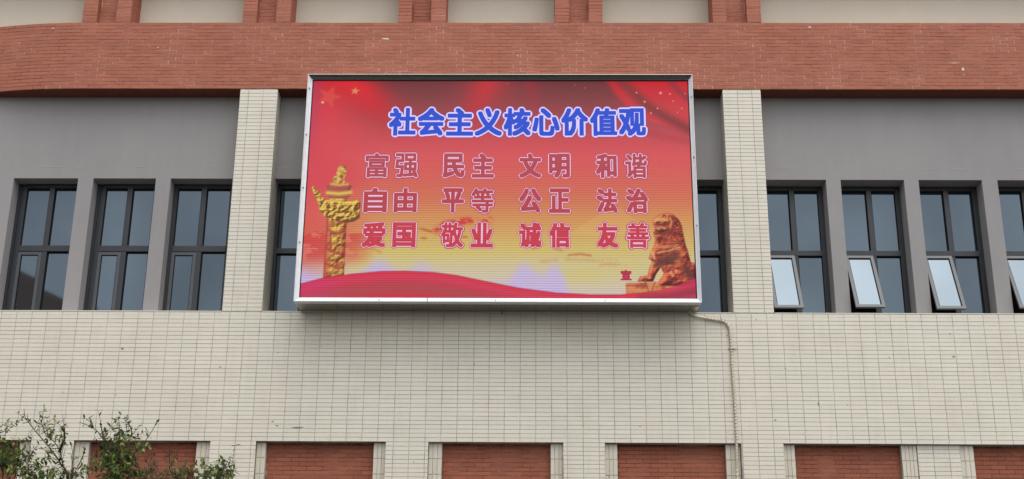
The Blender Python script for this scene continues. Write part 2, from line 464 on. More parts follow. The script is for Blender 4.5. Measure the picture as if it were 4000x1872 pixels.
# --- upper floor: brick pilasters and cream panels
ZU = 7.4
PIL = [(-4.551, -4.295, -3.954, -3.690), (-1.701, -1.451, -1.110, -.852), (1.064, 1.300, 1.639, 1.904), (3.832, 4.081, 4.429, 4.672), (6.614, 6.860, 7.217, 7.466)]
for (a, b, c, d) in PIL:
    mb = MB().box(a + .006, b - .006, BD, .62, BZ1, ZU).box(c + .006, d - .006, BD, .62, BZ1, ZU).box(b - .006, c + .006, .17 + BD, .62, BZ1, ZU)
    pl = part(mb, 'pilaster', M['grout_brick'])
    P = []
    for j in range(24):
        z = BZ1 + .004 + (j + .5) * PZ
        h = PZ - .009
        if z > 6.6: break
        hid = z > 5.9
        for s0, s1 in ((a, b), (c, d)):
            P.append(((s0 + s1) / 2, 0, z, s1 - s0, h, 0, hid))
            for X, rz in ((s0, -90), (s1, 90)):
                inner = (X == b or X == c)
                if inner: P.append((X, .085, z, .15, h, math.radians(rz), hid))
                else:
                    P.append((X, .005 + .12, z, .235, h, math.radians(rz), hid)); P.append((X, .25 + .125, z, .235, h, math.radians(rz), hid))
        m0, m1 = b + .008, c - .008
        cut = m0 + (.24 if j % 2 else .12)
        P.append(((m0 + cut) / 2, .17, z, cut - m0 - .006, h, 0, hid)); P.append(((cut + m1) / 2, .17, z, m1 - cut - .004, h, 0, hid))
    layp(pl, 'brick', P, M['brick'], BD, 300, .0016, .5)
pe = [XL - 3] + [e for p_ in PIL for e in (p_[0], p_[3])] + [XR]
for i in range(0, len(pe), 2):
    part(MB().box(pe[i] - .03, pe[i + 1] + .03, .50, .60, BZ1 - .1, 6.9), 'stucco_panel', M['stucco'])
part(MB().box(XL - 3, XR, .02, 1.2, ZU - .9, ZU + 1.2), 'upper_lintel', M['stucco'])
part(MB().box(XL - 3, XR, .62, 1.2, BZ1 - .1, ZU + 1.2), 'upper_wall', M['stucco'])

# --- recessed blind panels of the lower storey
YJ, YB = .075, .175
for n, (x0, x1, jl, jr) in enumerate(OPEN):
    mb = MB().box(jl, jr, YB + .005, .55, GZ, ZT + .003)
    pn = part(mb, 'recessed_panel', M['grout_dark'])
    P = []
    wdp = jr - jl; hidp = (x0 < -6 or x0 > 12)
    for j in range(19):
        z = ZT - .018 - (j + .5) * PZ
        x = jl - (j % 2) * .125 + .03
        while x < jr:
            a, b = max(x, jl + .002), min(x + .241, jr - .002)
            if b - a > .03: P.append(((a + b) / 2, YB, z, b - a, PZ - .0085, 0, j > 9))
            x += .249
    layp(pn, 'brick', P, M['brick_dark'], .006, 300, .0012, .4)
    for sgn, a, b in ((0, x0, jl), (1, jr, x1)):
        if b - a < .05: continue
        jm = part(MB().box(a + (.001 if sgn else .0), b, YJ + .008, .5, GZ, ZT + .003), 'jamb', M['grout_cream'])
        P = []
        nn = max(2, round((b - a) / .068)); ww = (b - a) / nn
        for i in range(nn):
            z = ZT - .004
            while z > ZB:
                P.append((a + (i + .5) * ww, YJ, z - .12, ww - .007, .240, 0)); z -= .249
        layp(jm, 'tile', P, M['cream_jamb'], .008, 300, .001, .3)

# --- chips and smears on tiles and bricks
def chip(u, v, wu, hv, mat, n=7):
    c = back(u, v, -.001); k = 21.4 / FPX; mb = MB(); P = []
    for i in range(n):
        a = 2 * math.pi * i / n; q = rnd.uniform(.6, 1.1); P.append((c.x + wu * k / 2 * q * math.cos(a), c.z + hv * k / 2 * q * math.sin(a)))
    mb.v = [(x, -.0045, z) for x, z in P] + [(c.x + (x - c.x) * 1.25, .003, c.z + (z - c.z) * 1.25) for x, z in P]
    mb.f = [tuple(range(n))[::-1]] + [(i, (i + 1) % n, (i + 1) % n + n, i + n) for i in range(n)]
    part(mb, 'chip', mat)
for q in ((1160, 1670, 50, 5), (1083, 1663, 14, 4), (1065, 1647, 12, 4), (478, 1362, 11, 8), (3726, 1393, 12, 9), (3711, 1304, 9, 5), (3197, 1578, 6, 16), (3028, 1641, 8, 5), (2500, 1666, 6, 5), (2830, 1252, 8, 8), (1961, 1224, 8, 14), (1852, 1420, 4, 10), (860, 1434, 10, 4)): chip(*q, M['smear'])
for q in ((3162, 106, 13, 9), (3762, 271, 13, 14), (3764, 294, 9, 5), (3730, 247, 40, 3), (617, 186, 6, 9), (1508, 152, 30, 8), (2022, 218, 5, 9), (207, 112, 8, 7)): chip(*q, M['salt'])

# ------------------------------------------------------------------ LED SCREEN
scr = empty('led_screen', (2.89, -.3, 0), 'large lit red and yellow LED screen in a silver frame on the facade', 'screen')
OX0, OX1, OZ0, OZ1 = -.360, 6.130, -.008, 4.006
IX0, IX1, IZ0, IZ1 = -.288, 6.067, .078, 3.930
FYF, FYB = -.60, -.515
def sp(mb, name, mat, parent=scr):
    o = mb.build(name, mat, parent)
    if parent is scr: o.location = -Vector(scr.location)
    return o
cab = MB().box(OX0 + .008, OX1 - .008, FYB + .03, -.012, OZ0 + .012, OZ1 - .01)
bevel(sp(cab, 'cabinet', M['cabinet']), .006)
# mitred, inward-sloping aluminium rails
lip = .010
def rail(corners_o, corners_i, nm, grooved=False):
    (ax, az), (bx, bz) = corners_o; (cx, cz), (dx, dz) = corners_i
    # outer lip then slope to the inner edge
    v = [(ax, FYF, az), (bx, FYF, bz)]
    tx = lambda p, q, s: (p[0] + (q[0] - p[0]) * s, p[1] + (q[1] - p[1]) * s)
    prof = [(0, FYB + .05), (0, FYF), (.13, FYF), (.17, FYF + .020), (.50, FYF + .038), (.54, FYF + .052), (.92, FYF + .066), (1.0, FYF + .076), (1.0, FYB + .03)]
    if grooved: prof = [(0, FYB + .05), (0, FYF), (.12, FYF), (.125, FYF + .024), (.34, FYF + .026), (.345, FYF + .045), (.60, FYF + .047), (.605, FYF + .064), (.9, FYF + .066), (1.0, FYF + .078), (1.0, FYB + .03)]
    vs_, fs = [], []
    for s, y in prof:
        p = tx((ax, az), (cx, cz), s); q = tx((bx, bz), (dx, dz), s)
        vs_ += [(p[0], y, p[1]), (q[0], y, q[1])]
    for i in range(len(prof) - 1): fs.append((2 * i, 2 * i + 1, 2 * i + 3, 2 * i + 2))
    mb = MB(); mb.v = vs_; mb.f = fs
    o = sp(mb, nm, M['bezel'])
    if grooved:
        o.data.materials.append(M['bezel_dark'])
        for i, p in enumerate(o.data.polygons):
            if i >= 2: p.material_index = 1  # shade under the top rail is put into the colour here
    return o
e = .0012
rail(((OX0 + e, OZ0), (OX1 - e, OZ0)), ((IX0 + e, IZ0), (IX1 - e, IZ0)), 'frame_rail')
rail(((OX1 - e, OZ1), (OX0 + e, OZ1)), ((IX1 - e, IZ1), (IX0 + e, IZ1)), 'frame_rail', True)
rail(((OX0, OZ1 - e), (OX0, OZ0 + e)), ((IX0, IZ1 - e), (IX0, IZ0 + e)), 'frame_rail')
rail(((OX1, OZ0 + e), (OX1, OZ1 - e)), ((IX1, IZ0 + e), (IX1, IZ1 - e)), 'frame_rail')
gk = MB().box(IX0, IX0 + .014, FYB - .012, FYB + .02, IZ0, IZ1).box(IX1 - .014, IX1, FYB - .012, FYB + .02, IZ0, IZ1).box(IX0 + .014, IX1 - .014, FYB - .014, FYB + .02, IZ1 - .016, IZ1)
sp(gk, 'gasket', M['gasket'])

sm_ = MB().box(1.768, 1.772, FYF - .0015, FYF + .07, OZ0 - .001, OZ0 + .084); sp(sm_, 'seam', M['bezel_dark'])
sm_ = MB().box(3.90, 3.905, FYF - .0015, FYF + .004, OZ1 - .010, OZ1 + .002); sp(sm_, 'seam', M['bezel_dark'])
for x, z in ((-.325, 3.75), (-.325, 2.9), (-.325, 1.95), (-.325, 1.0), (6.10, 3.6), (6.10, 2.5), (6.10, 1.3), (1.0, .03), (2.86, .03), (4.6, .03)):
    q = MB(); n = 8; q.v = [(x + .007 * math.cos(2 * math.pi * i / n), FYF + .006, z + .007 * math.sin(2 * math.pi * i / n)) for i in range(n)] + [(x + .008 * math.cos(2 * math.pi * i / n), FYF + .05, z + .008 * math.sin(2 * math.pi * i / n)) for i in range(n)]
    q.f = [tuple(range(n))[::-1]] + [(i, (i + 1) % n, (i + 1) % n + n, i + n) for i in range(n)]
    sp(q, 'screw', M['bezel_dark'])

# ---- the picture on the screen, painted per LED cell
NX, NZ = 720, 432
U, V = np.meshgrid(np.linspace(0, 1, NX), np.linspace(0, 1, NZ))
rs = np.random.RandomState(3)
def vnoise(fx, fy, seed=0, octaves=3):
    r = np.random.RandomState(seed); out = np.zeros_like(U); amp = 1; tot = 0
    for o in range(octaves):
        gx, gy = int(fx * 2 ** o) + 2, int(fy * 2 ** o) + 2
        G = r.rand(gy + 1, gx + 1)
        x = U * (gx - 1); y = V * (gy - 1); xi = x.astype(int); yi = y.astype(int); fx_ = x - xi; fy_ = y - yi
        fx_ = fx_ * fx_ * (3 - 2 * fx_); fy_ = fy_ * fy_ * (3 - 2 * fy_)
        out += amp * ((G[yi, xi] * (1 - fx_) + G[yi, xi + 1] * fx_) * (1 - fy_) + (G[yi + 1, xi] * (1 - fx_) + G[yi + 1, xi + 1] * fx_) * fy_)
        tot += amp; amp *= .5
    return out / tot
def C3(r, g_, b): return np.array([r, g_, b], float) / 255
def keys(t, ks):
    ks = sorted(ks, key=lambda k: k[0])
    xp = [k[0] for k in ks]; return np.stack([np.interp(t, xp, [k[1][i] / 255 for k in ks]) for i in range(3)], -1)
def blend(img, m_, c):
    m_ = np.clip(m_, 0, 1)[..., None]; return img * (1 - m_) + np.asarray(c) * m_
def inpoly(P):
    P = np.array(P); n = len(P); ins = np.zeros(U.shape, bool)
    for i in range(n):
        x0, y0 = P[i]; x1, y1 = P[(i + 1) % n]
        c = ((y0 > V) != (y1 > V)); xx = (x1 - x0) * (V - y0) / (y1 - y0 + 1e-12) + x0
        ins ^= (c & (U < xx))
    return ins
def seg_d(x0, y0, x1, y1, asp=1.65):
    dx, dy = (x1 - x0) * asp, y1 - y0; px_, py_ = (U - x0) * asp, V - y0
    t_ = np.clip((px_ * dx + py_ * dy) / (dx * dx + dy * dy + 1e-12), 0, 1)
    return np.hypot(px_ - t_ * dx, py_ - t_ * dy)
def sm(x, a, b): 
    t_ = np.clip((x - a) / (b - a), 0, 1); return t_ * t_ * (3 - 2 * t_)
def path_d(pts): 
    d = np.full(U.shape, 9.)
    for a, b in zip(pts[:-1], pts[1:]): d = np.minimum(d, seg_d(*a, *b))
    return d
def blur(a, n):
    for _ in range(n):
        a = (a + np.roll(a, 1, 0) + np.roll(a, -1, 0) + np.roll(a, 1, 1) + np.roll(a, -1, 1)) / 5
    return a
mid = keys(V, [(0, (106, 46, 50)), (.08, (122, 56, 60)), (.17, (152, 66, 72)), (.27, (192, 72, 80)), (.36, (208, 82, 86)), (.48, (206, 96, 84)), (.56, (204, 112, 84)), (.64, (206, 140, 86)), (.73, (205, 164, 98)), (.79, (204, 178, 114)), (.84, (202, 186, 142)), (.92, (202, 188, 164)), (1, (200, 186, 180))])
side = keys(V, [(0, (196, 24, 36)), (.1, (206, 50, 60)), (.25, (210, 66, 76)), (.5, (208, 70, 80)), (.62, (212, 88, 82)), (.72, (208, 92, 78)), (.80, (206, 104, 92)), (.86, (202, 140, 132)), (.92, (196, 170, 196)), (1, (190, 170, 200))])
img = mid.copy()
lm = 1 - sm(U + .10 * (vnoise(4, 6, 5) - .5), .02, .20)
img = img * (1 - lm[..., None]) + side * lm[..., None]
# top light fans
top = 1 - sm(V, 0, .30)
for uc, wd, st in ((.10, .07, 1.0), (.47, .04, .7), (.58, .02, .2)):
    uu = U - uc - (V * .55 if uc < .2 else V * (.12 if uc > .5 else -.25))
    img = blend(img, np.exp(-(uu / wd) ** 2) * (1 - sm(V, .0, .33)) * st, C3(208, 34, 44))
img = blend(img, np.exp(-((U - .47) / .09) ** 2) * top * .4, C3(188, 60, 66))
img = blend(img, np.exp(-((U - .0) / .03) ** 2) * (1 - sm(V, 0, .5)) * .5, C3(150, 60, 100))
# right side curtain
cu = [(.7775, -.002), (.7984, .0613), (.8345, .1397), (.895, .2008), (1.01, .262)]
cx = np.interp(V, [c[1] for c in cu], [c[0] for c in cu])
inside = sm(U - cx, -.006, .02) * (1 - sm(V, .20, .30))
img = blend(img, inside * .9, keys(V, [(0, (200, 26, 38)), (.12, (198, 56, 64)), (.3, (206, 70, 78))]))
fo = [(.815, -.03), (.8239, .0049), (.8633, .0725), (.8961, .1286), (.9413, .1784), (1.0, .2338)]
fd_ = path_d(fo); img = blend(img, np.exp(-(fd_ / .026) ** 2) * .78, C3(116, 52, 52))
f2 = [(.95, -.01), (.975, .05), (1.0, .09)]; img = blend(img, np.exp(-(path_d(f2) / .015) ** 2) * .6, C3(120, 50, 60))
img = blend(img, np.exp(-(path_d([(.80, .10), (.86, .22), (.93, .27), (1.0, .29)]) / .02) ** 2) * .35, C3(150, 60, 62))
# flag stars
def star(uc, vc, r, rot, inner=.40):
    return inpoly([(uc + math.sin(rot + i * math.pi / 5) * (r if i % 2 == 0 else r * inner) / 1.65, vc - math.cos(rot + i * math.pi / 5) * (r if i % 2 == 0 else r * inner)) for i in range(10)])
img = blend(img, blur(star(.046, .078, .058, .35).astype(float), 3) * .45, C3(216, 96, 70))
img = blend(img, blur(star(.1135, .0505, .0215, .12).astype(float), 1) * .9, C3(212, 140, 88))
img = blend(img, inpoly([(.0245, .111), (.0285, .100), (.0335, .111)]).astype(float), C3(232, 190, 120))
for (a, b), s in zip([(.8628, .0574), (.9267, .059), (.9514, .0629), (.8837, .101), (.9171, .133), (.8991, .1558), (.9592, .0982), (.9813, .1322), (.9695, .1517), (.9909, .0621), (.70, .02), (.725, .035), (.52, .014)], [3, 5, 3, 4, 3, 3, 2.5, 2.5, 2, 2, 1.5, 1.5, 1]):
    d = np.hypot((U - a) * 1.65, V - b); img = blend(img, np.exp(-(d / (.0011 * s)) ** 2), C3(248, 180, 180))
# far pale peak, mountain ridges, great wall haze
pk = inpoly([(.675, .72), (.80, .585), (.90, .72)]); img = blend(img, blur(pk.astype(float), 2) * .16, C3(226, 206, 120))
r1 = .725 - .022 * np.abs(np.sin(U * 30)) * sm(.2 - U, 0, .1) + .01 * (vnoise(30, 2, 9) - .5)
ridge = sm(V - r1, 0, .006) * (1 - sm(U, .13, .20)) * (1 - sm(V, .80, .88))
img = blend(img, ridge * .75, C3(200, 62, 62))
rn = vnoise(36, 60, 11)
img = blend(img, ridge * sm(rn, .56, .66) * .6, C3(222, 130, 110))
def ink(pts, wd, st, c, seed):
    d = path_d(pts); n_ = vnoise(70, 60, seed); return blend(img, np.exp(-(d / wd) ** 2) * sm(n_, .38, .56) * st, c)
img = ink([(.34, .70), (.375, .668), (.42, .655), (.455, .668), (.475, .655)], .014, 1.0, C3(202, 62, 58), 21)
img = ink([(.36, .672), (.43, .662)], .009, 1.2, C3(200, 58, 56), 22)
img = ink([(.255, .71), (.29, .688), (.34, .715), (.36, .73)], .006, .8, C3(176, 84, 44), 23)
img = ink([(.29, .73), (.35, .752), (.42, .73)], .006, .7, C3(178, 88, 48), 24)
img = ink([(.56, .76), (.585, .785), (.62, .768), (.66, .79)], .007, .55, C3(176, 104, 60), 25)
img = ink([(.68, .812), (.71, .806), (.735, .813)], .006, .9, C3(190, 110, 70), 26)
img = ink([(.61, .84), (.66, .83), (.74, .835), (.80, .83)], .008, .35, C3(186, 130, 70), 27)
img = ink([(.13, .79), (.17, .78), (.2, .80)], .010, .6, C3(200, 100, 70), 28)
img = ink([(.76, .855), (.79, .85), (.82, .86)], .009, .45, C3(200, 120, 80), 29)
# yellow blooms and lavender clouds
for uc, vc, a, b, st in ((.22, .80, .12, .05, .5), (.42, .79, .10, .045, .5), (.60, .79, .09, .035, .35), (.72, .90, .09, .05, .6), (.85, .86, .07, .04, .4), (.78, .78, .08, .04, .4), (.17, .86, .05, .03, .5)):
    img = blend(img, np.exp(-((U - uc) / a) ** 2 - ((V - vc) / b) ** 2) * st * .75, C3(204, 188, 88))
yt = np.full(U.shape, .965)
for uc, h, wd in ((.205, .15, .05), (.13, .06, .05), (.30, .10, .045), (.36, .06, .05), (.565, .10, .032), (.645, .095, .028), (.60, .04, .07), (.50, .04, .04), (.0, .09, .03), (.05, .05, .03)):
    yt = yt - h * np.exp(-((U - uc) / wd) ** 2)
yt = yt + .05 * (vnoise(16, 10, 40) - .5)
msk = sm(V - yt, -.02, .06) * (1 - sm(U, .66, .70)) * (1 - .75 * np.exp(-((U - .45) / .04) ** 2))
img = blend(img, msk * .82, C3(190, 174, 222))
# carved marble column
def blob_tex(mask, dark, mid_, light, seed, sx_=60, sy_=60, edge=True, thr=(.36, .47, .60), emb=0):
    global img
    n_ = vnoise(sx_, sy_, seed, 3); mf = blur(mask.astype(float), 1)
    if thr is None:      # carved relief: light body, thin dark scroll lines
        q = np.abs(vnoise(sx_, sy_, seed, 1) - .5); n_ = np.where(q < .035, 0, np.where(q < .075, .4, np.where(n_ > .42, 1, .5))); thr = (.2, .45, .6)
    c = np.where((n_ < thr[0])[..., None], dark, np.where((n_ < thr[1])[..., None], mid_, np.where((n_ < thr[2])[..., None], mid_ * .4 + light * .6, light)))
    c = np.stack([blur(c[..., i], 1) for i in range(3)], -1)
    if emb:
        rn_ = vnoise(sx_, sy_, seed + 7, 3)
        h = blur(mask.astype(float), 40) * 5 + blur(rn_, 1) * emb
        gy_, gx_ = np.gradient(h); sh = np.clip(.5 + 1.6 * (gx_ * .8 + gy_ * .9), 0, 1)[..., None]
        c = dark * .8 * (1 - sh) ** 2 + mid_ * 2 * sh * (1 - sh) + light * 1.06 * sh ** 2
    if edge:
        er = blur(mask.astype(float), 4); c = c * (1 - (1 - sm(er, .55, .95))[..., None] * .45) + dark * ((1 - sm(er, .55, .95))[..., None] * .45)
    img = img * (1 - mf[..., None]) + c * mf[..., None]
gD, gM, gL = C3(140, 84, 44), C3(186, 142, 66), C3(214, 184, 84)
blob_tex(inpoly([(.0612, .5553), (.1065, .5551), (.1092, .7135), (.1095, .91), (.0568, .92), (.0573, .8083), (.0596, .7138), (.0585, .647)]), C3(160, 66, 44), gM, gL, 50, 70, 44, True, None, 5.0)
for p_ in ([(.062, .70), (.085, .72), (.105, .70)], [(.06, .78), (.075, .80), (.10, .81), (.105, .79)], [(.06, .85), (.08, .865), (.108, .855)], [(.07, .74), (.073, .79)]):
    img = blend(img, np.exp(-(path_d(p_) / .0055) ** 2) * .8, C3(170, 60, 58))
img = blend(img, np.exp(-((U - .0595) / .003) ** 2) * ((V > .64) & (V < .92)) * .6, C3(150, 70, 66))
img = blend(img, (1 - sm(U, .062, .078)) * inpoly([(.0575, .66), (.08, .66), (.08, .92), (.0565, .92)]) * .6, C3(178, 62, 56))
blob_tex(inpoly([(.0131, .5094), (.0175, .498), (.0227, .5094), (.0403, .5408), (.0478, .5649), (.0769, .565), (.1045, .570), (.1179, .5696), (.1341, .5623), (.1429, .5792), (.1426, .6177), (.1419, .6465), (.1314, .661), (.11, .6706), (.0811, .660), (.0711, .6494), (.0489, .6397), (.0354, .6036), (.0302, .5699), (.0195, .5361)]), gD, gM, gL, 51, 110, 74, True, None, 6.0)
blob_tex(inpoly([(.0527, .5018), (.0661, .4896), (.102, .4919), (.1172, .4992), (.1136, .5187), (.1171, .5431), (.1065, .5577), (.0614, .5577), (.0538, .5384)]), C3(120, 56, 56), C3(150, 70, 66), C3(170, 84, 70), 52, 30, 30)
img = blend(img, np.exp(-(path_d([(.056, .532), (.085, .537), (.115, .530)]) / .0085) ** 2) * 1.2, C3(212, 180, 84))
img = blend(img, np.exp(-(path_d([(.064, .492), (.085, .497), (.106, .493)]) / .006) ** 2) * 1.1, C3(206, 160, 84))
blob_tex(inpoly([(.0661, .4896), (.0691, .4553), (.0773, .453), (.0752, .4283), (.080, .415), (.0856, .4062), (.105, .4086), (.0999, .4234), (.102, .4455), (.0971, .4675), (.1004, .4896), (.09, .4896), (.086, .475), (.082, .4896)]), gD, gM, C3(220, 182, 96), 53, 110, 80, False)
# seated guardian lion on its plinth
lion = inpoly([(.8954, .6675), (.8993, .6462), (.9119, .6288), (.9341, .6203), (.9485, .6265), (.9627, .6501), (.9695, .6758), (.9723, .7101), (.9773, .761), (.9827, .7906), (.9888, .8413), (.9995, .8455), (1.0019, .8665), (1.0006, .9408), (.9613, .9457), (.9086, .946), (.9029, .9234), (.9141, .9086), (.9191, .8919), (.9124, .8647), (.8998, .8961), (.8921, .9275), (.8526, .9265), (.8589, .9047), (.878, .9005), (.8836, .867), (.8913, .8377), (.8823, .8249), (.887, .8039), (.8972, .7657), (.9007, .7403), (.8958, .7104), (.901, .6932)])
ped = inpoly([(.8236, .9319), (.8968, .9296), (.952, .9273), (1.0005, .9081), (1, .975), (.8889, .985), (.8219, .985)])
blob_tex(ped, C3(168, 84, 56), C3(196, 112, 72), C3(204, 136, 90), 54, 60, 60, False, (.4, .5, .62))
for p_ in ([(.8236, .944), (.872, .943)], [(.8968, .930), (.885, .98)], [(.872, .93), (.882, .98)]): img = blend(img, np.exp(-(path_d(p_) / .003) ** 2) * .7, C3(150, 60, 46))
blob_tex(lion, C3(110, 36, 32), C3(168, 62, 46), C3(210, 110, 74), 55, 52, 40, True, (.34, .55, .68), 4.2)
def dab(pts, wd, st, c):
    global img
    img = blend(img, np.exp(-(path_d(pts) / wd) ** 2) * st * .92 * blur(lion.astype(float), 1), c)
dab([(.903, .654), (.920, .650), (.930, .655)], .012, 1, C3(212, 168, 96))
dab([(.908, .690), (.918, .683), (.926, .692)], .007, 1, C3(206, 150, 100))
dab([(.905, .672), (.922, .675), (.935, .668)], .008, .9, C3(120, 36, 32))
dab([(.903, .712), (.925, .715), (.945, .70)], .009, .9, C3(112, 48, 44))
dab([(.908, .74), (.93, .742)], .008, .8, C3(116, 50, 44))
dab([(.939, .64), (.944, .66), (.940, .685)], .004, .9, C3(216, 150, 100))
dab([(.90, .772), (.93, .775), (.955, .765)], .008, .8, C3(204, 138, 86))
dab([(.905, .80), (.935, .79), (.962, .775)], .0035, .9, C3(222, 170, 120))
dab([(.915, .84), (.94, .825), (.952, .82)], .020, 1, C3(92, 54, 50))
dab([(.898, .86), (.905, .85)], .007, .8, C3(96, 50, 46))
dab([(.962, .785), (.968, .80)], .010, .8, C3(196, 120, 66))
dab([(.955, .84), (.962, .85)], .012, .8, C3(200, 110, 64))
for a_, b_ in ((.925, .632), (.940, .634), (.953, .645), (.960, .662), (.965, .684), (.967, .706), (.969, .728), (.972, .750), (.952, .672), (.955, .695), (.957, .718), (.958, .742), (.945, .72), (.944, .745)):
    dab([(a_ - .003, b_ + .006), (a_, b_ - .002), (a_ + .004, b_ + .004)], .0028, 1.0, C3(92, 32, 30)); dab([(a_ - .001, b_ + .006), (a_ + .001, b_ + .004)], .0026, .9, C3(204, 104, 70))
dab([(.906, .664), (.912, .662)], .0035, 1, C3(80, 26, 26)); dab([(.924, .664), (.930, .662)], .0035, 1, C3(80, 26, 26))
dab([(.904, .700), (.915, .706), (.930, .698)], .0035, 1, C3(76, 26, 26))
dab([(.978, .87), (.984, .90)], .020, 1, C3(96, 48, 46))
dab([(.887, .79), (.893, .80), (.897, .825)], .006, .9, C3(210, 176, 120))
dab([(.893, .84), (.886, .885)], .004, .9, C3(214, 150, 90))
dab([(.9685, .66), (.973, .72), (.979, .77), (.986, .82)], .003, .6, C3(206, 120, 80))
sn = vnoise(140, 100, 60, 2)
img = blend(img, sm(sn, .6, .7) * inpoly([(.915, .925), (.93, .875), (.955, .865), (.965, .90), (.955, .93)]) * .9, C3(222, 140, 100))
img = blend(img, sm(sn, .55, .66) * inpoly([(.855, .925), (.862, .905), (.885, .90), (.89, .925)]) * .9, C3(214, 120, 90))
img = blend(img, inpoly([(.9128, .866), (.9185, .891), (.905, .927), (.8945, .924), (.90, .898)]).astype(float) * .95, C3(206, 186, 140))
# red ribbon
rb = [(0, .9408), (.0571, .9151), (.1304, .8969), (.2041, .8852), (.2661, .8834), (.3372, .8891), (.3964, .9021), (.4555, .9231), (.5146, .9437), (.56, .9582), (.6478, .9769), (.7356, .9847), (.7942, .9844), (.8529, .9770), (.9116, .9613), (.9559, .9408), (.9976, .9101), (1.0, .905)]
ry = np.interp(U, [r[0] for r in rb], [r[1] for r in rb]); ry = blur(np.repeat(ry[:1], 3, 0), 30)[0][None, :] if False else ry
ins = sm(V - ry, -.0008, .0015) * np.where(U > .8, .75 + .25 * (1 - sm(U, .86, .9)) + .25 * sm(V - ry, .0, .03), 1)
rel = (V - ry)
rc = keys(np.clip(rel / .12, 0, 1), [(0, (206, 46, 64)), (.22, (204, 56, 84)), (.4, (190, 56, 74)), (.62, (172, 68, 74)), (.85, (190, 52, 66)), (1, (200, 40, 58))])
rc = rc * (1 - sm(.14 - U, 0, .14)[..., None] * .5) + C3(200, 50, 112) * (sm(.14 - U, 0, .14)[..., None] * .5)
rc = rc * (1 - sm(U, .86, 1)[..., None] * .6) + C3(196, 44, 92) * (sm(U, .86, 1)[..., None] * .6)
img = blend(img, ins, rc)
img = blend(img, np.exp(-(path_d([(.86, 1.0), (.94, .99), (1.0, .965)]) / .018) ** 2) * .6, C3(130, 46, 60))
img = blend(img, np.exp(-((V - ry) / .0025) ** 2) * (U < .8) * .5, C3(150, 40, 90))
img += (rs.rand(NZ, NX, 1) - .5) * .022
img = np.clip(img, 0, 1)
lin = np.where(img <= .04045, img / 12.92, ((img + .055) / 1.055) ** 2.4)

me = bpy.data.meshes.new('display_panel')
X = IX0 + .006 + U * (IX1 - IX0 - .012); Z = IZ1 - .006 - V * (IZ1 - IZ0 - .012)
co = np.stack([X, np.full_like(X, FYB), Z], -1).reshape(-1, 3)
idx = np.arange(NX * NZ).reshape(NZ, NX)
fa = np.stack([idx[1:, :-1], idx[1:, 1:], idx[:-1, 1:], idx[:-1, :-1]], -1).reshape(-1, 4)
me.vertices.add(len(co)); me.vertices.foreach_set('co', co.ravel())
me.loops.add(fa.size); me.loops.foreach_set('vertex_index', fa.ravel().astype(np.int32))
me.polygons.add(len(fa)); me.polygons.foreach_set('loop_start', np.arange(0, fa.size, 4, dtype=np.int32))
me.update(calc_edges=True)
ca = me.color_attributes.new('picture', 'FLOAT_COLOR', 'POINT')
ca.data.foreach_set('color', np.concatenate([lin, np.ones((NZ, NX, 1))], -1).reshape(-1).astype(np.float32))

SCR = 1.06
def mat_screen(name, color=None):
    mt, t, b = newmat(name, .6, .08)
    b.inputs['Base Color'].default_value = (.012, .012, .012, 1)
    if color is None:
        at = t.nodes.new('ShaderNodeVertexColor'); at.layer_name = 'picture'; c = at.outputs['Color']
    else:
        rg = t.nodes.new('ShaderNodeRGB'); rg.outputs[0].default_value = (*color, 1); c = rg.outputs[0]
    # moire painted into the emission as thin dim lines, stronger on the lower half
    P, g = pos(t); s = t.nodes.new('ShaderNodeSeparateXYZ'); t.links.new(P, s.inputs[0])
    fr = math_(t, 'FRACT', math_(t, 'DIVIDE', s.outputs['Z'], .0402))
    ln = math_(t, 'LESS_THAN', fr, .24)
    fade = N(t, 'ShaderNodeMapRange'); fade.inputs['From Min'].default_value = 3.2; fade.inputs['From Max'].default_value = 1.6
    fade.inputs['To Min'].default_value = .04; fade.inputs['To Max'].default_value = .30; t.links.new(s.outputs['Z'], fade.inputs['Value'])
    k = math_(t, 'SUBTRACT', 1.0, math_(t, 'MULTIPLY', ln, fade.outputs[0]))
    b.inputs['Emission Strength'].default_value = SCR * 2 ** -EXPO
    vmm = t.nodes.new('ShaderNodeVectorMath'); vmm.operation = 'SCALE'; t.links.new(c, vmm.inputs[0]); t.links.new(k, vmm.inputs['Scale'])
    t.links.new(vmm.outputs[0], b.inputs['Emission Color'])
    return mt
me.materials.append(mat_screen('led picture'))
disp = link('display_panel', me, None, scr); disp.location = -Vector(scr.location)

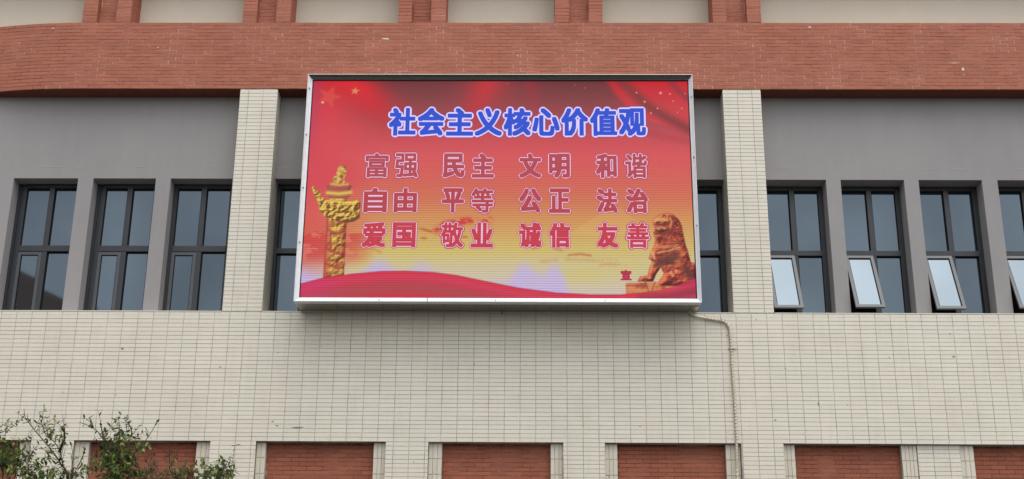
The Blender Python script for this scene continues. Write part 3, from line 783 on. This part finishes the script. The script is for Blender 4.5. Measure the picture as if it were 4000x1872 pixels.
def srgb(r, g_, b):
    f = lambda c: c / 12.92 if c <= .04045 else ((c + .055) / 1.055) ** 2.4
    return tuple(f(c / 255) for c in (r, g_, b))
LM = {'blue': mat_screen('blue lettering', srgb(44, 76, 200)), 'lav': mat_screen('lavender outline', srgb(218, 204, 248)), 'edge': mat_screen('dark edge', srgb(96, 52, 130)),
      'pink': mat_screen('pink outline', srgb(236, 196, 226)), 'rose': mat_screen('rose outline edge', srgb(170, 60, 90)),
      'r1': mat_screen('dim red lettering', srgb(176, 70, 80)), 'r2': mat_screen('red lettering', srgb(180, 66, 74)), 'r3': mat_screen('bright red lettering', srgb(196, 58, 74)), 'xuan': mat_screen('dark red lettering', srgb(176, 44, 76))}
_gc = {}
def glyph(ch):
    if ch in _gc: return _gc[ch]
    cu_ = bpy.data.curves.new('g', 'FONT'); cu_.body = ch; cu_.size = 1; cu_.resolution_u = 3; cu_.fill_mode = 'BOTH'
    ob = bpy.data.objects.new('g', cu_); col.objects.link(ob)
    bpy.context.view_layer.update()
    dg = bpy.context.evaluated_depsgraph_get(); m_ = bpy.data.meshes.new_from_object(ob.evaluated_get(dg))
    v = np.array([q.co[:2] for q in m_.vertices]); f = [tuple(p.vertices) for p in m_.polygons]
    bpy.data.objects.remove(ob); bpy.data.curves.remove(cu_); bpy.data.meshes.remove(m_)
    lo, hi = v.min(0), v.max(0)
    _gc[ch] = ((v - (lo + hi) / 2), hi - lo, f); return _gc[ch]
def letter(ch, x0, x1, z0, z1, layers, y, name='lettering'):
    """layers: (radius, material, lift) - the glyph grown by a radius, as a print layer of its own."""
    v, sz, f = glyph(ch)
    r_in = layers[0][0]
    sxx = (x1 - x0 - 2 * r_in) / sz[0]; szz = (z1 - z0 - 2 * r_in) / sz[1]
    cx_, cz_ = (x0 + x1) / 2, (z0 + z1) / 2
    first = None
    for li, (r, mat, lift) in enumerate(layers):
        vs_, fs = [], []; sq = li == 0
        n = 12 if r < .03 else 16
        offs = [(0, 0)] + [(r * math.cos(2 * math.pi * i / n), r * math.sin(2 * math.pi * i / n)) for i in range(n)] + [(r * .5 * math.cos(2 * math.pi * i / 6), r * .5 * math.sin(2 * math.pi * i / 6)) for i in range(6)]
        if sq: offs = [(0, 0)] + [(r * a_, r * b_) for a_ in (-1, 0, 1) for b_ in (-1, 0, 1) if (a_, b_) != (0, 0)]
        for i, (ox, oz) in enumerate(offs):
            b = len(vs_)
            vs_ += [(px_ * sxx + ox, -lift - i * 2e-5, pz_ * szz + oz) for px_, pz_ in v]
            fs += [tuple(b + q for q in p) for p in f]
        m_ = bpy.data.meshes.new(name); m_.from_pydata(vs_, [], fs); m_.update(); m_.materials.append(mat)
        o = link(name if li == 0 else name + '_outline', m_, None, disp, (cx_, y, cz_))
UX = lambda u: IX0 + u * (IX1 - IX0)
VZ = lambda v: IZ1 - v * (IZ1 - IZ0)
LY = FYB - .0015
title = '社会主义核心价值观'
for i, ch in enumerate(title):
    uc = .2435 + (.8488 - .2435) * i / 8
    hw = .0355 if ch not in '义心' else .036
    letter(ch, UX(uc - hw), UX(uc + hw), VZ(.266), VZ(.134), [(.018, LM['blue'], .004), (.048, LM['lav'], .0022), (.055, LM['edge'], .0008)], LY)
rows = ['富强民主文明和谐', '自由平等公正法治', '爱国敬业诚信友善']
cells = [(.149, .2134), (.2271, .2905), (.3511, .412), (.4272, .4883), (.5504, .6115), (.6275, .6858), (.7496, .8076), (.8255, .8862)]
vr = [(.349, .462), (.510, .622), (.666, .778)]
for r, row in enumerate(rows):
    for ch, (a, b) in zip(row, cells):
        letter(ch, UX(a) + .012, UX(b) - .012, VZ(vr[r][1]), VZ(vr[r][0]), [(.017 if ch not in '富强谐敬善等' else .011, LM['r%d' % (r + 1)], .004), (.031 if ch not in '富强谐敬善等' else .025, LM['pink'], .0022), (.040, LM['rose'], .0008)], LY)
letter('宣', UX(.8095), UX(.8375), VZ(.921), VZ(.875), [(.008, LM['xuan'], .004)], LY)

# ------------------------------------------------------------------ CONDUIT
def tube(mb, pts, rad, n=8, cap=True):
    pts = [Vector(p) for p in pts]; b = len(mb.v); rings = []
    for i, p in enumerate(pts):
        t_ = (pts[min(i + 1, len(pts) - 1)] - pts[max(i - 1, 0)]).normalized()
        a = t_.cross(Vector((0, 1, 0)));
        if a.length < .05: a = t_.cross(Vector((1, 0, 0)))
        a.normalize(); c = t_.cross(a)
        r = rad(i / (len(pts) - 1)) if callable(rad) else rad
        rings.append([p + a * (r * math.cos(2 * math.pi * k / n)) + c * (r * math.sin(2 * math.pi * k / n)) for k in range(n)])
    for rg in rings: mb.v += [tuple(q) for q in rg]
    for i in range(len(rings) - 1):
        for k in range(n): mb.f.append((b + i * n + k, b + i * n + (k + 1) % n, b + (i + 1) * n + (k + 1) % n, b + (i + 1) * n + k))
    if cap: mb.f.append(tuple(b + k for k in range(n))); mb.f.append(tuple(b + (len(rings) - 1) * n + k for k in reversed(range(n))))
def smooth_path(P, step=.02):
    P = [Vector(p) for p in P]; out = []
    for i in range(len(P) - 1):
        p0, p1, p2, p3 = P[max(i - 1, 0)], P[i], P[i + 1], P[min(i + 2, len(P) - 1)]
        n = max(2, int((p2 - p1).length / step))
        for k in range(n):
            t_ = k / n; out.append(.5 * ((2 * p1) + (p2 - p0) * t_ + (2 * p0 - 5 * p1 + 4 * p2 - p3) * t_ ** 2 + (3 * p1 - p0 - 3 * p2 + p3) * t_ ** 3))
    out.append(P[-1]); return out
cdt = empty('conduit', (6.66, -.03, GZ), 'cream corrugated cable conduit running down the tiled wall from the screen', 'conduit')
pth = [(5.975, -.05, .06), (5.994, -.04, .02), (6.03, -.035, -.035), (6.12, -.032, -.075), (6.26, -.03, -.102), (6.40, -.03, -.128), (6.507, -.03, -.143), (6.585, -.03, -.182), (6.622, -.03, -.24), (6.636, -.03, -.30), (6.642, -.03, -.42), (6.652, -.03, -.61), (6.646, -.03, -.86), (6.652, -.03, -1.14), (6.660, -.03, -1.44), (6.664, -.03, -1.79), (6.663, -.03, -2.08), (6.652, -.03, -2.22), (6.648, -.03, -2.41), (6.642, -.03, -2.70), (6.64, -.03, -3.5), (6.65, -.03, GZ)]
sp_ = smooth_path(pth, .0075)
mb = MB(); n_s = len(sp_)
tube(mb, sp_, lambda t_: .0185 + .0022 * math.sin(t_ * n_s * .95), 10)
o = mb.build('corrugated_tube', M['conduit'], cdt, -Vector(cdt.location))
for p in o.data.polygons: p.use_smooth = True
mb = MB(); hx = []
for i, p in enumerate(sp_):
    if p.z > -.10: continue
    if p.z < -3.6: break
    a = i * .0075 / .052 * 2 * math.pi
    t_ = (sp_[min(i + 1, n_s - 1)] - sp_[i - 1]).normalized(); s_ = t_.cross(Vector((0, 1, 0))).normalized(); c_ = t_.cross(s_)
    hx.append(p + s_ * .0205 * math.cos(a) + c_ * .0205 * math.sin(a))
tube(mb, hx, .0065, 5); mb.build('spiral_wrap', M['conduit_wrap'], cdt, -Vector(cdt.location))
for (x, z) in ((6.655, -.615), (6.50, -.14)):
    mb = MB()
    if x > 6.6:
        tube(mb, [(x - .055, -.01, z + .012), (x - .03, -.02, z - .006), (x, -.056, z - .012), (x + .03, -.02, z - .004), (x + .05, -.012, z + .010), (x + .085, -.012, z + .004)], .0045, 5)
        tube(mb, [(x + .025, -.03, z - .02), (x + .03, -.02, z + .015)], .004, 5)
    else: tube(mb, [(x - .005, -.01, z + .05), (x + .02, -.05, z + .01), (x + .03, -.03, z - .035)], .005, 5)
    mb.build('tie_wire', M['wire'], cdt, -Vector(cdt.location))

# ------------------------------------------------------------------ BROWN BLOCK ACROSS THE YARD (seen mirrored in a window)
nb = empty('far_block', (-26, -38, GZ), 'brown brick block seen only as a reflection in the leftmost window', 'building')
A_, B_ = Vector((-22.1, -38.1, 0)), Vector((-20.3, -44.0, 0))
dr = (B_ - A_).normalized(); nn_ = Vector((dr.y, -dr.x, 0));
if nn_.x > 0: nn_ = -nn_
p0 = A_ - dr * 9; p1 = B_ + dr * 2
mb = MB(); P = []
for z in (GZ, 14.0):
    for q in (p0, p0 + nn_ * 10): P += [(q.x, q.y, z), ((q + (p1 - p0)).x, (q + (p1 - p0)).y, z)]
mb.hexa(P); mb.build('wall', M['far_brick'], nb, -Vector(nb.location))
mb = MB()
for fl_ in range(5):
    for k in range(4):
        c0 = p0 + dr * (1.5 + k * 4) - nn_ * .03; c1 = c0 + dr * 2 ; z = GZ + 2 + fl_ * 4
        mb.hexa([(c0.x, c0.y, z), (c1.x, c1.y, z), (c0.x + nn_.x * .1, c0.y + nn_.y * .1, z), (c1.x + nn_.x * .1, c1.y + nn_.y * .1, z),
                 (c0.x, c0.y, z + 1.8), (c1.x, c1.y, z + 1.8), (c0.x + nn_.x * .1, c0.y + nn_.y * .1, z + 1.8), (c1.x + nn_.x * .1, c1.y + nn_.y * .1, z + 1.8)])
mb.build('glazing', M['glass'], nb, -Vector(nb.location))['kind'] = 'stuff'

# unseen long low block, added behind the camera to screen off low sky
yb = empty('low_sky_blocker', (4, -72, GZ), 'unseen low grey block added behind the camera to hold back low sky light', 'building')
mb = MB().box(-70, 80, -80, -72, GZ, 3.5); mb.build('wall', M['far_grey'], yb, -Vector(yb.location))
mb = MB().box(-71, 81, -81, -71.4, 3.5, 4.0); mb.build('blocker_cap', M['far_brick'], yb, -Vector(yb.location))
# ------------------------------------------------------------------ CRAPE MYRTLES
leaf_me = {}
def leaf_mesh(key, mat):
    if key not in leaf_me:
        L, W_ = 1.0, .46
        prof = [(0, .02), (.18, .30), (.45, .5), (.72, .36), (1, .02)]
        v, f = [], []
        for t_, w_ in prof:
            zc = -.16 * t_ * t_
            v += [(-w_ * W_, t_ * L, zc + .05 * w_), (0, t_ * L, zc), (w_ * W_, t_ * L, zc + .05 * w_)]
        for i in range(len(prof) - 1):
            for k in (0, 1): a = i * 3 + k; f.append((a, a + 1, a + 4, a + 3))
        m_ = bpy.data.meshes.new('leaf'); m_.from_pydata(v, [], f); m_.update(); m_.materials.append(mat)
        for p in m_.polygons: p.use_smooth = True
        leaf_me[key] = m_
    return leaf_me[key]
def shrub(name_label, base_px, depth, limbs, mat, seed, group='crape myrtle shrubs below the facade', leaf_len=.060, pods=(), extra_clumps=()):
    """limbs: lists of photograph points that a limb passes through, turned into places at the shrub's own distance."""
    R_ = random.Random(seed)
    bp = back(*base_px, depth)
    root = empty('crape_myrtle', (bp.x, depth, GZ), name_label, 'shrub', group)
    off = -Vector(root.location)
    base = Vector((bp.x, depth, GZ)); fork = Vector((bp.x, depth, bp.z - .9))
    mb = MB(); tube(mb, smooth_path([base, base.lerp(fork, .5) + Vector((.04, .03, 0)), fork], .1), lambda t_: .035 - .013 * t_, 8)
    mb.build('trunk', M['bark'], root, off)
    L_ = []          # leaves: (pos, dir, up, size)
    tw = MB()
    def grow_leaves(path, dens, l0, spread=1, start=.0):
        n = len(path); k = 0; acc = 0
        for i in range(1, n):
            acc += (path[i] - path[i - 1]).length
            if i / n < start: continue
            if acc > dens:
                acc = 0; k += 1
                t_ = (path[i] - path[i - 1]).normalized()
                s_ = t_.cross(Vector((R_.uniform(-1, 1), R_.uniform(-1, 1), R_.uniform(-.6, .6)))).normalized()
                for sg in (-1, 1):
                    if R_.random() < .12: continue
                    d = (t_ * R_.uniform(.25, .7) + s_ * sg + Vector((0, 0, R_.uniform(-.25, .2)))).normalized()
                    L_.append((path[i].copy(), d, Vector((R_.uniform(-.6, .6), R_.uniform(-1, .1), 1)).normalized(), l0 * R_.uniform(.6, 1.15)))
    for lb in limbs:
        pts, dense, twigs = lb
        P3 = []
        dj = R_.uniform(-.35, .35)
        for i, (u, v) in enumerate(pts): P3.append(back(u, v, depth + dj * (i / max(1, len(pts) - 1))))
        full = smooth_path([fork] + P3, .02) if pts[0][1] > 1830 else smooth_path(P3, .02)
        br = MB(); tube(br, full, lambda t_: .0125 * (1 - t_) + .0026, 6); br.build('branch', M['twig'], root, off)
        path = smooth_path(P3, .012)
        grow_leaves(path, dense, leaf_len, start=.12)
        for k in range(twigs):
            i = R_.randrange(int(len(path) * .15), len(path) - 1); p = path[i]
            t_ = (path[min(i + 1, len(path) - 1)] - path[i - 1]).normalized()
            d = (t_ * .6 + Vector((R_.uniform(-1, 1), R_.uniform(-.7, .7), R_.uniform(-.2, 1)))).normalized()
            ln = R_.uniform(.07, .24)
            q = smooth_path([p, p + d * ln * .5 + Vector((0, 0, .01)), p + d * ln], .012)
            tube(tw, q, lambda s: .0028 - .0016 * s, 4); grow_leaves(q, dense * .8, leaf_len * .85)
    for (u, v, ru, rv, n) in extra_clumps:      # dense leafy masses
        for k in range(n):
            a = R_.uniform(0, 2 * math.pi); r_ = math.sqrt(R_.random())
            p = back(u + ru * r_ * math.cos(a), v + rv * r_ * math.sin(a), depth + R_.uniform(-.28, .28))
            d = Vector((R_.gauss(0, 1), R_.gauss(0, .8), R_.gauss(.35, .6))).normalized()
            ln = R_.uniform(.08, .18); q = smooth_path([p, p + d * ln * .5, p + d * ln], .012)
            tube(tw, q, lambda s: .0026 - .0014 * s, 4); grow_leaves(q, .026, leaf_len)
    for (u, v) in pods:
        p = back(u, v, depth)
        for k in range(5):
            q = p + Vector((R_.uniform(-.05, .05), R_.uniform(-.03, .03), R_.uniform(-.05, .04)))
            tube(tw, [p + Vector((0, 0, -.06)), q], .0014, 4)
    if tw.v: tw.build('twig_spray', M['twig'], root, off)['kind'] = 'stuff'
    if pods:
        pm = MB()
        for (u, v) in pods:
            p = back(u, v, depth)
            for k in range(7):
                q = p + Vector((R_.uniform(-.06, .06), R_.uniform(-.03, .03), R_.uniform(-.05, .05))); s = .0075
                b = len(pm.v); pm.v += [tuple(q + Vector(d) * s) for d in ((1, 0, 0), (-1, 0, 0), (0, 1, 0), (0, -1, 0), (0, 0, 1.2), (0, 0, -1.2))]
                pm.f += [tuple(b + i for i in t3) for t3 in ((0, 2, 4), (2, 1, 4), (1, 3, 4), (3, 0, 4), (2, 0, 5), (1, 2, 5), (3, 1, 5), (0, 3, 5))]
        pm.build('seed_pods', M['pod'], root, off)['kind'] = 'stuff'
    lm_ = leaf_mesh(mat, M[mat])
    vis = []
    for q in L_:
        u, v, z = project(q[0]); vis.append((0 if (0 < u < 4000 and 0 < v < 1872) else 1, -q[3] / z, q))
    vis.sort(key=lambda s: s[:2]); rv, rf = [], []
    for i, (_, _, (p, d, up, s)) in enumerate(vis):
        y = d; x = y.cross(up).normalized(); z = x.cross(y)
        mx = Matrix(((x.x, y.x, z.x, p.x + off.x), (x.y, y.y, z.y, p.y + off.y), (x.z, y.z, z.z, p.z + off.z), (0, 0, 0, 1))) @ Matrix.Scale(s, 4)
        if i < 300 and vis[i][0] == 0:
            o = bpy.data.objects.new('leaf', lm_); col.objects.link(o); o.parent = root; o.matrix_local = mx
        else:
            b = len(rv); rv += [tuple(mx @ vv.co) for vv in lm_.vertices]; rf += [tuple(b + k for k in p_.vertices) for p_ in lm_.polygons]
    if rv:
        m_ = bpy.data.meshes.new('foliage'); m_.from_pydata(rv, [], rf); m_.update(); m_.materials.append(M[mat])
        link('foliage', m_, None, root)['kind'] = 'stuff'

shrub('crape myrtle clipped by the left edge of the photo', (20, 1900), -8.6,
      [([(30, 1880), (40, 1800), (20, 1720), (26, 1672)], .035, 8), ([(40, 1860), (100, 1790), (60, 1740)], .035, 6), ([(10, 1880), (0, 1760), (-10, 1700)], .035, 6)],
      'leaf', 3, extra_clumps=[(25, 1765, 45, 42, 20), (70, 1835, 60, 45, 20), (-30, 1800, 40, 90, 16)])
shrub('crape myrtle with two long bare stems rising over the cream pier', (265, 1905), -8.9,
      [([(262, 1895), (235, 1810), (190, 1745), (150, 1698), (115, 1655), (98, 1630), (94, 1597)], .075, 7),
       ([(268, 1900), (250, 1830), (232, 1760), (210, 1725), (180, 1700), (165, 1660), (160, 1640)], .06, 12),
       ([(120, 1880), (112, 1800), (130, 1760), (150, 1738)], .09, 2),
       ([(232, 1765), (250, 1720), (252, 1690), (250, 1660)], .06, 3),
       ([(280, 1870), (300, 1830), (320, 1790), (330, 1760), (322, 1745)], .09, 1),
       ([(275, 1880), (285, 1830), (280, 1790), (284, 1765)], .08, 2)],
      'leaf', 5, leaf_len=.055, extra_clumps=[(110, 1850, 60, 30, 15), (160, 1835, 40, 45, 9), (195, 1690, 30, 25, 7), (245, 1868, 90, 22, 18)])
shrub('leafy crape myrtle in front of the second brick infill panel from the left', (470, 1905), -9.2,
      [([(470, 1895), (455, 1820), (470, 1750), (468, 1700), (466, 1655), (462, 1630)], .06, 7),
       ([(500, 1895), (515, 1815), (530, 1760), (565, 1725), (590, 1690), (615, 1645)], .16, 0),
       ([(450, 1880), (440, 1800), (410, 1730), (385, 1690), (350, 1665), (310, 1650)], .07, 5),
       ([(505, 1800), (500, 1740), (515, 1690), (500, 1650)], .05, 7),
       ([(440, 1830), (410, 1790), (405, 1740)], .05, 5), ([(410, 1725), (400, 1690), (395, 1665)], .07, 3),
       ([(360, 1668), (355, 1645), (348, 1630)], .08, 1)],
      'leaf', 11, extra_clumps=[(440, 1800, 50, 52, 42), (430, 1850, 75, 30, 32), (500, 1752, 38, 24, 14), (500, 1850, 50, 25, 20), (470, 1715, 30, 18, 5)])
shrub('sparse crape myrtle with brown seed pods and yellowing leaves', (680, 1910), -9.0,
      [([(640, 1900), (625, 1850), (600, 1810), (585, 1780)], .10, 2), ([(690, 1900), (665, 1840), (662, 1790), (664, 1755)], .12, 2),
       ([(600, 1890), (560, 1850), (540, 1815)], .08, 3), ([(720, 1895), (735, 1860), (740, 1845)], .06, 4)],
      'leaf_autumn', 17, pods=[(575, 1775), (590, 1800), (650, 1785), (672, 1790), (585, 1822), (664, 1760)],
      extra_clumps=[(620, 1862, 80, 14, 22), (700, 1866, 60, 12, 14)])
shrub('small crape myrtle tip at the foot of the second tiled pier', (860, 1910), -9.0,
      [([(860, 1900), (866, 1850), (878, 1822), (876, 1808)], .05, 8), ([(850, 1895), (890, 1850), (905, 1838)], .05, 5), ([(845, 1895), (790, 1862), (770, 1848)], .06, 4), ([(860, 1890), (840, 1855), (828, 1838)], .06, 4)],
      'leaf', 23, extra_clumps=[(870, 1866, 42, 14, 14), (790, 1870, 30, 10, 8)])
